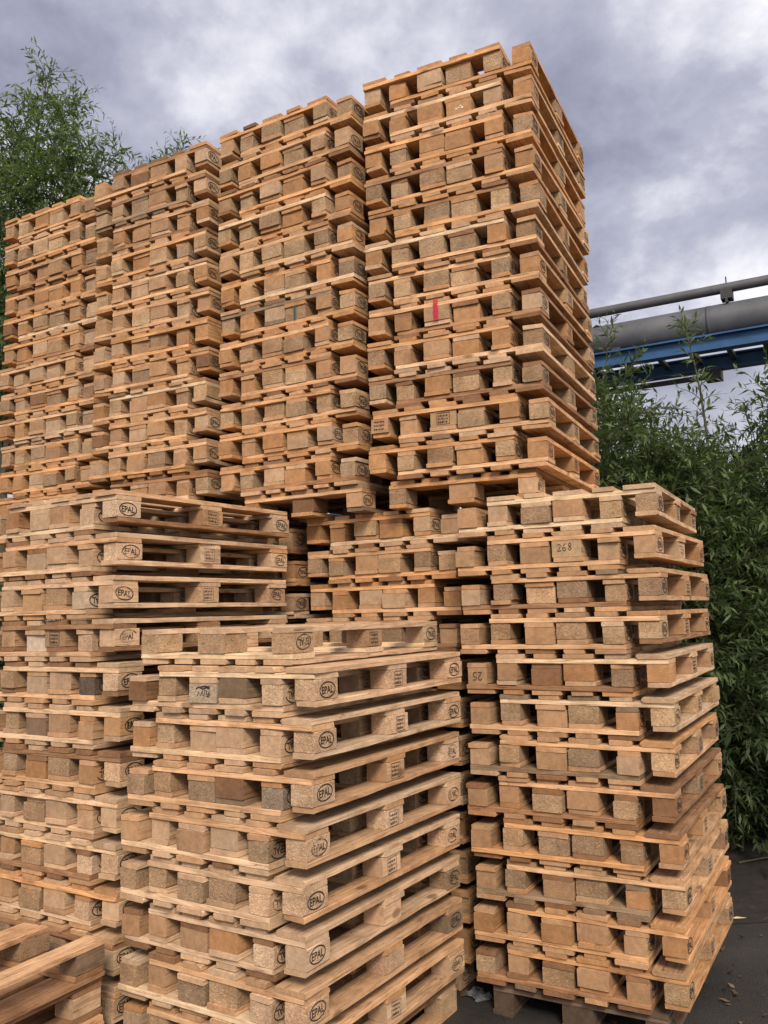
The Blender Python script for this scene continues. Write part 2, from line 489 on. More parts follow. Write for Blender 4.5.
DELTA = {  # per pair: sideways shift and twist, top pair first
 'R': [(-.026, -.031), (-.017, .001), (-.002, .006), (-.012, .007), (.007, -.002), (.015, -.003), (.004, -.008), (.001, .007), (.012, .001), (.014, -.006), (.013, .004), (.007, .004)],
 'C': [(.023, -.008), (.008, -.0), (.003, -.011), (-.004, .023), (-.018, .019), (-.024, .009), (-.02, .015), (-.023, .014)],
 'L': [(-.002, .02), (-.001, .014), (-.003, .014), (-.004, .008), (.009, -.004), (.015, -.007), (.020, -.010), (.005, -.002), (.007, -.003), (.007, -.003), (.005, -.003), (.005, -.004)],
}
SPECIAL = {  # (stack, pairs down from the top, 'U'/'I') -> {(ix, iy): fn}; ix in the pallet's own frame
 ('R', 1, 'U'): {(1, 0): both(recolour((.60, .42, .255), ('wood', 145)), mark268)},
 ('R', 4, 'I'): {(2, 0): both(recolour((.52, .34, .2), ('wood', 100)), mark25)},
 ('R', 2, 'U'): {(0, 0): recolour((.37, .25, .16), ('chip', 100)), (1, 0): recolour((.36, .25, .165), ('chip', 145)), (2, 0): recolour((.37, .25, .16), ('chip', 100))},
 ('T4', 7, 'U'): {(1, 0): both(recolour((.55, .37, .22), ('wood', 145)), red_stripe)},
 ('T4', 1, 'I'): {(1, 0): white_flecks},
 ('T4', 10, 'U'): {(0, 0): front_lines, (1, 0): both(recolour((.56, .37, .21), ('wood', 145)), front_plate)},
 ('T3', 6, 'I'): {(1, 0): green_stripe},
 ('C', 0, 'I'): {(1, 0): both(recolour((.44, .35, .26), ('chip', 145)), scribble)},
 ('C', 2, 'I'): {(0, 0): recolour((.33, .26, .20), ('chip', 100))},
 ('L', 3, 'I'): {(1, 0): recolour((.80, .66, .52), ('wood', 145))},
 ('L', 2, 'I'): {(0, 0): recolour((.72, .56, .40), ('wood', 100)), (1, 0): recolour((.62, .38, .2), ('wood', 145))},
 ('L', 3, 'U'): {(1, 0): front_plate},
 ('L', 4, 'I'): {(0, 0): recolour((.15, .115, .09), ('chip', 100))},
 ('L', 5, 'U'): {(2, 0): both(recolour((.60, .37, .18), ('wood', 100)), ticks)},
 ('L', 6, 'I'): {(1, 0): recolour((.56, .31, .14), ('wood', 145)), (0, 0): recolour((.5, .29, .15), ('wood', 100))},
}
LABEL_EXTRA = {
 ('R', 1, 'U'): 'upright pallet with 268 handwritten on its middle block, lower right stack beside the bushes',
 ('R', 4, 'I'): 'upside-down pallet with 25 written on its left block, lower right stack',
 ('T4', 7, 'U'): 'upright pallet with a red paint stripe on its middle block, tallest upper stack',
 ('T3', 6, 'I'): 'upside-down pallet with a dark green paint stripe on its middle block, upper stack',
 ('C', 0, 'I'): 'upside-down pallet with a black scrawl on its middle block, front centre stack',
 ('L', 3, 'I'): 'upside-down pallet with a whitish middle block in the lower left stack',
 ('L', 4, 'I'): 'upside-down pallet with a blackened corner block in the lower left stack',
 ('L', 5, 'U'): 'upright pallet with four black tick marks on its corner block, lower left stack',
}
jr = random.Random(4)
def world(n, lx, ly, dt=0.0):
    X, Y, t = STK[n]; c, s = math.cos(t), math.sin(t)
    return X + c * lx + s * ly, Y - s * lx + c * ly

MIXR_DIM = {'tan': .42, 'orange': .16, 'brown': .38, 'grey': .04}  # dimmer light low on the right stack, put into browner wood tones
def stack(n, z0, pairs, right, mix, base_off=(0, 0), base_mix=None, jit=.006, jtw=.006, lean=0.0):
    """one base pallet, then `pairs` nested couples (one upside down, one upright lowered into its gaps)"""
    t = STK[n][2]
    bx, by = world(n, -.4 + base_off[0], .6 + base_off[1])
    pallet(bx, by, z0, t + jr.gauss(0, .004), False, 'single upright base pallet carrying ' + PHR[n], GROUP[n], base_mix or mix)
    for k in range(pairs):
        i = pairs - 1 - k
        if n in DELTA: dx, dt = DELTA[n][i]
        else: dx, dt = jr.gauss(0, jit) + lean * (k - pairs / 2), jr.gauss(0, jtw)
        sft = .155 + jr.gauss(0, .004)
        dy = jr.gauss(0, .006)
        z = z0 + .144 + PAIR.get(n, .188) * k
        cx, cy = world(n, -.4 + dx, .6 + dy)
        tt = t + dt
        d2 = jr.gauss(0, .006)
        lx, ly = cx - math.cos(tt) * sft + math.sin(tt) * d2, cy + math.sin(tt) * sft + math.cos(tt) * d2
        pos = {'right': (cx, cy), 'left': (lx, ly)}
        inv = 'right' if right == 'I' else 'left'; upr = 'left' if right == 'I' else 'right'
        for side, kind, zz in ((inv, 'I', z), (upr, 'U', z + .044)):
            key = (n, i, kind)
            lab = LABEL_EXTRA.get(key) or f"{'upside-down' if kind == 'I' else 'upright'} pallet, {ORD[i]} pair{'' if i == 0 else ' down'}, {PHR[n]}"
            pallet(*pos[side], zz, tt + jr.gauss(0, .0025), kind == 'I', lab, GROUP[n], MIXR_DIM if (n == 'R' and k < 5) else mix, True, SPECIAL.get(key), n in ('L', 'C'))

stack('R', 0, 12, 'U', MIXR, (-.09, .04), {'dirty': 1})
stack('C', 0, 8, 'U', MIXL, (-.07, .02))
stack('L', 0, 12, 'U', MIXL, (-.07, .02))
stack('M', 0, 12, 'I', MIXT, (-.07, .02))
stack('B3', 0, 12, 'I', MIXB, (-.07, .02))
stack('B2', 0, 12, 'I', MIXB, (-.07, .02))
stack('T4', 2.4, 12, 'I', MIXT, (-.07, .03))
stack('T3', 2.4, 12, 'I', MIXT, (.012, .02))
stack('T2', 2.4, 12, 'U', MIXT, (-.07, .02))
stack('T1', 2.4, 12, 'I', MIXT, (-.07, .02))
# the odd pallet on the front stack
def odd(x, y, t, z, inv, label, group, mix):
    c, s = math.cos(t), math.sin(t)
    return pallet(x - .4 * c + .6 * s, y + .4 * s + .6 * c, z, t, inv, label, group, mix, 'low pile' not in label)
odd(-.3587, 3.345, .532, .144 + 8 * .1898 + .0015, True, 'single pale upside-down pallet lying on top of the short front centre stack', GROUP['C'], {'fresh': 1})
# the low pile in the bottom left corner
GD = 'pallets in the low pile at the lower left'
MIXD = {'brown': .15, 'fresh': .15, 'tan': .45, 'grey': .25}
dxy = (-1.745, 2.64)
odd(dxy[0], dxy[1], .50, 0, False, 'upright pallet at the bottom of the low pile, bottom left corner', GD, MIXD)
odd(dxy[0] + .01, dxy[1] - .015, .493, .1445, False, 'upright pallet second in the low pile, bottom left corner', GD, MIXD)
odd(dxy[0] - .01, dxy[1] + .01, .497, .289, False, 'upright pallet third in the low pile, bottom left corner', GD, MIXD)
odd(dxy[0], dxy[1], .502, .4335, True, 'brown upside-down pallet on top of the low pile, bottom left corner', GD, MIXD)

# ------------------------------------------------------------------ ground
def ground_mat():
    m, n, b, nt, out = new_mat('asphalt')
    tc = n('ShaderNodeTexCoord')
    big = n('ShaderNodeTexNoise', {'Vector': tc.outputs['Object'], 'Scale': 1.1, 'Detail': 7.0, 'Roughness': .65})
    fine = n('ShaderNodeTexNoise', {'Vector': tc.outputs['Object'], 'Scale': 130.0, 'Detail': 3.0})
    v = n('ShaderNodeTexVoronoi', {'Vector': tc.outputs['Object'], 'Scale': 85.0})
    c = n.ramp(big.outputs[0], [(.32, (.016, .014, .0125)), (.55, (.031, .027, .024)), (.72, (.052, .045, .039))])
    c2 = n.ramp(fine.outputs[0], [(.3, (.6, .6, .6)), (.7, (1.35, 1.35, 1.35))])
    c = n.mix('MULTIPLY', 1.0, c, c2)
    nt.links.new(c, b.inputs['Base Color'])
    ck = n('ShaderNodeTexVoronoi', {'Vector': n('ShaderNodeVectorMath', {0: tc.outputs['Object'], 1: n('ShaderNodeVectorMath', {0: big.outputs['Color'], 'Scale': .5}, operation='SCALE').outputs[0]}, operation='ADD').outputs[0], 'Scale': 1.3}, feature='DISTANCE_TO_EDGE')
    crack = n.math('LESS_THAN', ck.outputs['Distance'], .007)
    c = n.mix('MIX', n.math('MULTIPLY', crack, .8), c, (.008, .007, .006, 1))
    grit = n.math('GREATER_THAN', n('ShaderNodeTexNoise', {'Vector': tc.outputs['Object'], 'Scale': 60.0, 'Detail': 1.0}).outputs[0], .70)
    c = n.mix('MIX', n.math('MULTIPLY', grit, .6), c, (.12, .105, .09, 1))
    rr = n.ramp(big.outputs[0], [(.35, (.62, .62, .62)), (.6, (.92, .92, .92))])
    nt.links.new(rr, b.inputs['Roughness'])
    bp = n('ShaderNodeBump', {'Height': n.math('ADD', v.outputs['Distance'], fine.outputs[0]), 'Strength': .5, 'Distance': .006})
    nt.links.new(bp.outputs[0], b.inputs['Normal'])
    return m
g = link('ground', mesh_py('ground', [(-300, -100, 0), (300, -100, 0), (300, 500, 0), (-300, 500, 0)], [(0, 1, 2, 3)], ground_mat()))
tag(g, 'dark worn asphalt yard', None, None, 'structure')

def soil_mat():
    m, n, b, nt, out = new_mat('soil')
    tc = n('ShaderNodeTexCoord')
    no = n('ShaderNodeTexNoise', {'Vector': tc.outputs['Object'], 'Scale': 9.0, 'Detail': 9.0, 'Roughness': .75})
    c = n.ramp(no.outputs[0], [(.35, (.012, .010, .008)), (.6, (.030, .023, .017)), (.75, (.065, .05, .035))])
    nt.links.new(c, b.inputs['Base Color']); b.inputs['Roughness'].default_value = .95
    bp = n('ShaderNodeBump', {'Height': no.outputs[0], 'Strength': .9, 'Distance': .03})
    nt.links.new(bp.outputs[0], b.inputs['Normal'])
    return m
def soil():
    # a ragged bank of earth along the far side of the yard, behind the stacks
    nx, ny = 90, 26
    vs, fs = [], []
    rr = np.random.default_rng(2)
    for j in range(ny + 1):
        for i in range(nx + 1):
            u, v = i / nx, j / ny
            a = -14 + 32 * u                     # along the row direction
            d = .82 + 12 * v + .16 * math.sin(a * 2.1) + .12 * math.sin(a * 5.3 + 1)
            px = 1.5 + a * math.cos(.52) + d * math.sin(.52) + .6
            py = 4.6 - a * math.sin(.52) + d * math.cos(.52)
            z = .004 + min(1, v * 5) * (.05 + .05 * rr.random() + .05 * math.sin(a * 1.3) ** 2)
            vs.append((px, py, z))
    for j in range(ny):
        for i in range(nx):
            k = j * (nx + 1) + i; fs.append((k, k + 1, k + nx + 2, k + nx + 1))
    o = link('soil_ground', mesh_py('soil_ground', vs, fs, soil_mat(), True))
    tag(o, 'dark bare earth under the bushes', None, None, 'structure')
soil()

# ------------------------------------------------------------------ foliage
def leaf_mat(name, dark, mid, light, trans=.35):
    m, n, b, nt, out = new_mat(name)
    ge = n('ShaderNodeNewGeometry')
    c = n.ramp(ge.outputs['Random Per Island'], [(0, dark), (.55, mid), (1, light)])
    nt.links.new(c, b.inputs['Base Color']); b.inputs['Roughness'].default_value = .5
    b.inputs['Specular IOR Level'].default_value = .35
    t = n('ShaderNodeBsdfTranslucent', {'Color': n.mix('MULTIPLY', 1.0, c, (1.2, 1.35, .6, 1))})
    mx = n('ShaderNodeMixShader', {0: trans, 1: b.outputs[0], 2: t.outputs[0]})
    nt.links.new(mx.outputs[0], out.inputs[0])
    return m
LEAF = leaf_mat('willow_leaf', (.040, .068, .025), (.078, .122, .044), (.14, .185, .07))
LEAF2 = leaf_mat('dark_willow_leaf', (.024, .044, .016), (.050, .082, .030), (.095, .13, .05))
LEAF3 = leaf_mat('pale_willow_leaf', (.06, .095, .04), (.11, .16, .07), (.18, .23, .10), .5)
BARK = simple_mat('willow_bark', (.055, .055, .032), .9, 0, .4, 20, .4)

def leaves_mesh(name, pos, dirs, lens, widths, mat, rng):
    n = len(pos)
    pos = np.asarray(pos); dirs = np.asarray(dirs); lens = np.asarray(lens)[:, None]; widths = np.asarray(widths)[:, None]
    dirs = dirs / (np.linalg.norm(dirs, axis=1, keepdims=True) + 1e-9)
    up = rng.normal(0, .55, (n, 3)) + np.array([0, 0, 1.0])
    side = np.cross(dirs, up); side /= (np.linalg.norm(side, axis=1, keepdims=True) + 1e-9)
    nrm = np.cross(side, dirs)
    droop = np.array([0, 0, -1.0]) * lens * rng.uniform(.02, .22, (n, 1))
    v = np.empty((n, 6, 3))
    v[:, 0] = pos
    v[:, 1] = pos + dirs * lens * .42 + side * widths / 2 + nrm * widths * .18 + droop * .25
    v[:, 2] = pos + dirs * lens * .42 - side * widths / 2 + nrm * widths * .18 + droop * .25
    v[:, 3] = pos + dirs * lens + droop
    v[:, 4] = pos + dirs * lens * .42 + droop * .25
    v = v[:, [0, 1, 3, 2, 4]]
    me = bpy.data.meshes.new(name)
    # two folded halves: 0-1-2-4, 0-4-2-3 (0 base, 1 left, 2 tip, 3 right, 4 midrib)
    me.vertices.add(n * 5); me.vertices.foreach_set('co', v.reshape(-1))
    base = np.arange(n)[:, None] * 5
    idx = (base + np.array([[0, 1, 2, 4, 0, 4, 2, 3]])).reshape(-1)
    me.loops.add(n * 8); me.loops.foreach_set('vertex_index', idx.astype(np.int32))
    me.polygons.add(n * 2); me.polygons.foreach_set('loop_start', np.arange(0, n * 8, 4, dtype=np.int32))
    me.materials.append(mat); me.update(calc_edges=True); me.validate()
    return me

def tubes_mesh(name, paths, mat, sides=6):
    vs, fs = [], []
    for P, R in paths:
        P = [np.array(p, float) for p in P]; b0 = len(vs)
        for i, p in enumerate(P):
            d = P[min(i + 1, len(P) - 1)] - P[max(i - 1, 0)]; d /= np.linalg.norm(d) + 1e-9
            a = np.cross(d, [.31, .17, .93] if abs(d[2]) < .9 else [1, 0, 0]); a /= np.linalg.norm(a); c = np.cross(d, a)
            for k in range(sides):
                t = 2 * PI * k / sides; vs.append(p + R[i] * (math.cos(t) * a + math.sin(t) * c))
        for i in range(len(P) - 1):
            for k in range(sides):
                fs.append((b0 + i*sides + k, b0 + i*sides + (k+1) % sides, b0 + (i+1)*sides + (k+1) % sides, b0 + (i+1)*sides + k))
        fs.append(tuple(range(b0 + (len(P)-1)*sides, b0 + len(P)*sides)))
    return mesh_py(name, vs, fs, mat, True)

def willow(name, label, cat, group, base, stems, mat, seed, twig=(.35, .8), ntwig=16, leaf=(.07, .12), step=.032, leaders=(),
           bare=.15, droop=.25, trunk=None, lift=.25, sub=.6, bend=.06):
    """stems: list of tip offsets from the base (or from the trunk top); every stem carries twigs, every twig narrow leaves"""
    rng = np.random.default_rng(seed)
    root = link(name, None, None, base); tag(root, label, cat, group)
    wood = []; lp, ld, ll, lw = [], [], [], []
    start = np.zeros(3)
    if trunk:
        top = np.array(trunk[0], float)
        P = [top * t + np.array([math.sin(t * 4) * .06, math.cos(t * 3) * .06 - .06, 0]) for t in np.linspace(0, 1, 7)]
        wood.append((P, list(np.linspace(trunk[1], trunk[1] * .6, 7)))); start = P[-1]
    def leafed(p0, d0, L, n, dr, lsc=1.0, r0=.004):
        p = p0.copy(); d = d0 / np.linalg.norm(d0); pts = [p.copy()]
        k = max(3, int(L / .09)); sl = L / k
        for i in range(k):
            d = d + rng.normal(0, .10, 3) + np.array([0, 0, -dr * (i + 1) / k]); d /= np.linalg.norm(d)
            q = p + d * sl; m = max(1, int(sl / step))
            for j in range(m):
                pp = p + (q - p) * (j + rng.random()) / m
                a = rng.normal(0, 1, 3); a -= a.dot(d) * d; a /= np.linalg.norm(a) + 1e-9
                dd = d * rng.uniform(.35, 1.0) + a * rng.uniform(.5, 1.0)
                lp.append(pp); ld.append(dd); l = rng.uniform(*leaf) * lsc * (1 if i < k - 1 else .75); ll.append(l); lw.append(l * rng.uniform(.19, .30))
            p = q; pts.append(p.copy())
        wood.append((pts, list(np.linspace(r0, .0012, len(pts)))))
    for si, tip in enumerate(list(stems) + list(leaders)):
        leader = si >= len(stems)
        tip = np.array(tip, float); vec = tip - (start if trunk else 0)
        s0 = start + (rng.normal(0, .06, 3) * np.array([1, 1, 0]) if not trunk else rng.normal(0, .04, 3))
        H = np.linalg.norm(vec)
        ctrl = s0 + vec * .5 + np.array([vec[0] * -.18, vec[1] * -.18, H * .12]) + rng.normal(0, bend * H, 3) * np.array([1, 1, .2])
        ns = max(6, int(H / .3)); pts = []
        for t in np.linspace(0, 1, ns + 1):
            pts.append(s0 * (1 - t) ** 2 + 2 * ctrl * t * (1 - t) + tip * t * t if not trunk else s0 * (1 - t) ** 2 + 2 * ctrl * t * (1 - t) + tip * t * t)
        r0 = .006 + .006 * H
        wood.append((pts, [max(.0025, r0 * (1 - t * .93)) for t in np.linspace(0, 1, ns + 1)]))
        for j in range(int(ntwig * H * (.5 if leader else 1))):
            t = bare + (1 - bare) * rng.random() ** .8
            f = t * ns; i = min(int(f), ns - 1); p = pts[i] + (pts[i + 1] - pts[i]) * (f - i)
            d = pts[i + 1] - pts[i]; d /= np.linalg.norm(d)
            a = rng.normal(0, 1, 3); a -= a.dot(d) * d; a /= np.linalg.norm(a) + 1e-9
            L = rng.uniform(*twig) * (1.15 - sub * t) * (.38 if leader and t > .6 else 1)
            leafed(p, d * .55 + a * rng.uniform(.5, 1.0) + np.array([0, 0, lift]), L, 0, droop)
        d = pts[-1] - pts[-2]
        leafed(pts[-2], d, np.linalg.norm(d) * 1.3, 0, droop * .2)
    link('stems' if not trunk else 'trunk', tubes_mesh('stems', wood, BARK, 5), root)
    link('crown' if trunk else 'foliage', leaves_mesh('foliage', lp, ld, ll, lw, mat, rng), root)
    return len(lp)

def shrub_stems(rng, n, H, spread, tall=()):
    out = []
    for i in range(n):
        a = rng.uniform(0, 2 * PI); r = spread * math.sqrt(rng.random())
        out.append((r * math.cos(a), r * math.sin(a), H * rng.uniform(.5, 1.0) * (1 - .25 * r / spread)))
    return out + list(tall)

nleaf = 0
GB = 'willow bushes beyond the stacks'
rs = np.random.default_rng(77)
# x, y, height, spread, stems, extra tall shoots (offsets), label
SHR = [
 (1.95, 7.0, 3.95, .75, 44, [(-.05, 0, 4.2), (.2, 0, 3.95), (-.20, .1, 3.95), (-.35, .0, 3.75), (.05, .1, 3.55)], 'tall leafy willow bush right beside the stacks under the blue girder'),
 (2.60, 7.3, 3.55, .85, 42, [(-.02, -.1, 4.25), (.35, .0, 3.3)], 'willow bush with one long thin shoot reaching over the pipes'),
 (3.45, 7.2, 3.9, .95, 42, [(-.35, .1, 3.5), (-.1, 0, 3.75)], 'bushy willow growing at the right edge of the picture'),
 (2.30, 7.9, 3.55, .8, 40, [(.1, 0, 3.5)], 'full willow bush in the middle of the row below the girder'),
 (2.50, 6.75, 2.0, .6, 24, [], 'low dark willow bush at the foot of the taller ones'),
 (3.20, 6.8, 1.9, .65, 24, [], 'low spreading willow bush over the littered soil'),
 (2.45, 8.5, 3.3, .95, 26, [], 'dark willow bush behind the front row of bushes'),
 (3.6, 8.6, 3.5, 1.1, 34, [], 'willow bush in the back row, thin against the bright sky'),
 (4.9, 7.4, 3.5, 1.0, 18, [], 'willow bush beyond the right edge of the picture'),
 (1.1, 8.0, 3.0, .8, 16, [], 'willow bush hidden behind the lower right stack'),
 (-.6, 8.6, 2.9, .9, 16, [], 'willow bush glimpsed through the gaps of the middle stack'),
 (-2.6, 9.2, 2.9, 1.0, 16, [], 'willow bush glimpsed through the gaps of the lower left stack'),
 (-4.4, 9.6, 2.9, 1.0, 16, [], 'willow bush under the tall willow tree at the left edge'),
]
for i, (x, y, H, sp, n, tall, lab) in enumerate(SHR):
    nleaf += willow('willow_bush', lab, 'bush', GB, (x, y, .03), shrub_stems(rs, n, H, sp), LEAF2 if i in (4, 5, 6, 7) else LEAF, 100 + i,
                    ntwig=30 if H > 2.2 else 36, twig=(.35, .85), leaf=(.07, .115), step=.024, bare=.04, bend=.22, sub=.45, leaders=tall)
# the tall willow at the left, behind the stacks
T0 = np.array([-5.0, 11.2, 0])
def tip(rx, rz, d): return ((rx - .012) * d - T0[0], d - T0[1], 1.83 + (rz - .028) * d)
tips = [tip(-.386, .705, 11.2), tip(-.372, .66, 11.0), tip(-.352, .665, 11.4), tip(-.405, .66, 11.6), tip(-.43, .65, 11.2), tip(-.455, .67, 11.3), tip(-.47, .62, 10.8),
        tip(-.335, .61, 11.0), tip(-.318, .585, 11.3), tip(-.298, .60, 11.2), tip(-.36, .60, 10.7), tip(-.40, .58, 10.8), tip(-.44, .56, 10.7), tip(-.48, .54, 11.0),
        tip(-.34, .53, 11.1), tip(-.38, .50, 10.8), tip(-.42, .48, 10.8), tip(-.46, .45, 10.8), tip(-.50, .60, 11.2), tip(-.53, .66, 11.4), tip(-.56, .55, 11.2), tip(-.49, .38, 10.7), tip(-.44, .36, 10.6), tip(-.31, .50, 11.2)]
nleaf += willow('willow_tree', 'tall narrow-leaved willow tree rising behind the leftmost upper stack', 'tree', None, tuple(T0), tips, LEAF3, 300,
                trunk=((.1, 0, 3.6), .16), ntwig=22, twig=(.4, .95), leaf=(.085, .14), step=.032, bare=.3, droop=.42, lift=.15)
T1 = np.array([-2.9, 11.4, 0])
def tip1(rx, rz, d): return (rx * d - T1[0], d - T1[1], 1.83 + rz * d)
nleaf += willow('willow_tree', 'slender young willow, only its top shoots showing above the stacks', 'tree', None, tuple(T1),
                [tip1(-.232, .578, 11.4), tip1(-.243, .553, 11.3), tip1(-.262, .553, 11.5), tip1(-.222, .55, 11.2), tip1(-.285, .545, 11.3), tip1(-.25, .50, 11.4), tip1(-.275, .565, 11.3), tip1(-.255, .565, 11.2), tip1(-.21, .56, 11.3), tip1(-.24, .585, 11.5)],
                LEAF3, 301, trunk=((.05, 0, 3.2), .09), ntwig=7, twig=(.25, .55), leaf=(.08, .14), step=.04, bare=.4, droop=.3)
print('leaves', nleaf)

# ------------------------------------------------------------------ litter on the ground
def crumple(name, label, cat, loc, size, mat, seed, rot=0):
    rng = np.random.default_rng(seed); n = 9; vs, fs = [], []
    for j in range(n):
        for i in range(n):
            x, y = (i / (n-1) - .5) * size[0], (j / (n-1) - .5) * size[1]
            vs.append((x + rng.normal(0, .006), y + rng.normal(0, .006), .004 + abs(rng.normal(0, size[2]))))
    for j in range(n - 1):
        for i in range(n - 1):
            k = j * n + i; fs.append((k, k + 1, k + n + 1, k + n))
    o = link(name, mesh_py(name, vs, fs, mat), None, loc, (0, 0, rot))
    md = o.modifiers.new('thickness', 'SOLIDIFY'); md.thickness = .0012
    return tag(o, label, cat)
FILM = simple_mat('dull_plastic_film', (.19, .195, .21), .4, 0, .35, 30)
crumple('plastic_scrap', 'crumpled grey plastic film on asphalt between the front and right stacks', 'litter', (.40, 4.46, 0), (.10, .13, .010), FILM, 1, .5)
crumple('plastic_scrap', 'crumpled grey plastic sheet on the soil at the right edge', 'litter', (3.02, 7.35, .05), (.36, .22, .05), FILM, 2, .2)
PALE = simple_mat('pale_leaf', (.62, .50, .30), .7)
def dry_leaf(loc, L, rot, mat, name, label, cat):
    vs = [(0, 0, 0), (.35*L, .16*L, .10*L), (L, 0, .12*L), (.35*L, -.16*L, .08*L), (.4*L, 0, .03*L)]
    o = link(name, mesh_py(name, vs, [(0, 4, 1), (1, 4, 2), (0, 3, 4), (4, 3, 2)], mat), None, loc, (0, 0, rot))
    md = o.modifiers.new('thickness', 'SOLIDIFY'); md.thickness = .001
    return tag(o, label, cat)
dry_leaf((2.00, 5.42, .006), .085, -.3, PALE, 'dry_leaf', 'pale yellow dry leaf on the asphalt beside the right stack', 'leaf')
TW = tubes_mesh('twig', [([(0, 0, 0), (.22, .02, .015), (.45, -.01, .02), (.75, .05, .03)], [.008, .007, .006, .003]), ([(.45, -.01, .02), (.58, -.08, .05)], [.004, .002])], BARK)
tag(link('twig', TW, None, (2.42, 6.35, .06), (0, 0, .15)), 'bare brown twig lying on the littered soil below the bushes', 'twig')
def litter():
    rng = np.random.default_rng(9); vs, fs, k = [], [], 0
    for i in range(650):
        u = rng.random()
        if u < .62: x, y = rng.uniform(1.9, 3.9), rng.uniform(5.6, 7.6)
        else: x, y = rng.uniform(.2, 3.0), rng.uniform(4.0, 6.2)
        L = rng.uniform(.012, .06); a = rng.uniform(0, 2 * PI); c, s = math.cos(a), math.sin(a)
        z = .006 + (.09 if (x * .5 + y * .87) > 6.9 else .0) * rng.uniform(.6, 1.1)
        for (p, q, h) in ((0, 0, 0), (.4, .28, .25 * rng.random()), (1, 0, .4 * rng.random()), (.4, -.28, .2 * rng.random())):
            vs.append((x + L * (c * p - s * q), y + L * (s * p + c * q), z + L * h))
        fs.append((4*i, 4*i + 1, 4*i + 2)); fs.append((4*i, 4*i + 2, 4*i + 3))
    m, n, b, nt, out = new_mat('leaf_litter')
    ge = n('ShaderNodeNewGeometry')
    nt.links.new(n.ramp(ge.outputs['Random Per Island'], [(0, (.035, .026, .018)), (.6, (.10, .065, .035)), (.92, (.17, .11, .06)), (1, (.36, .28, .18))]), b.inputs['Base Color'])
    tag(link('leaf_litter', mesh_py('leaf_litter', vs, fs, m)), 'scattered brown dead leaves and wood chips on the ground', 'leaves', None, 'stuff')
litter()

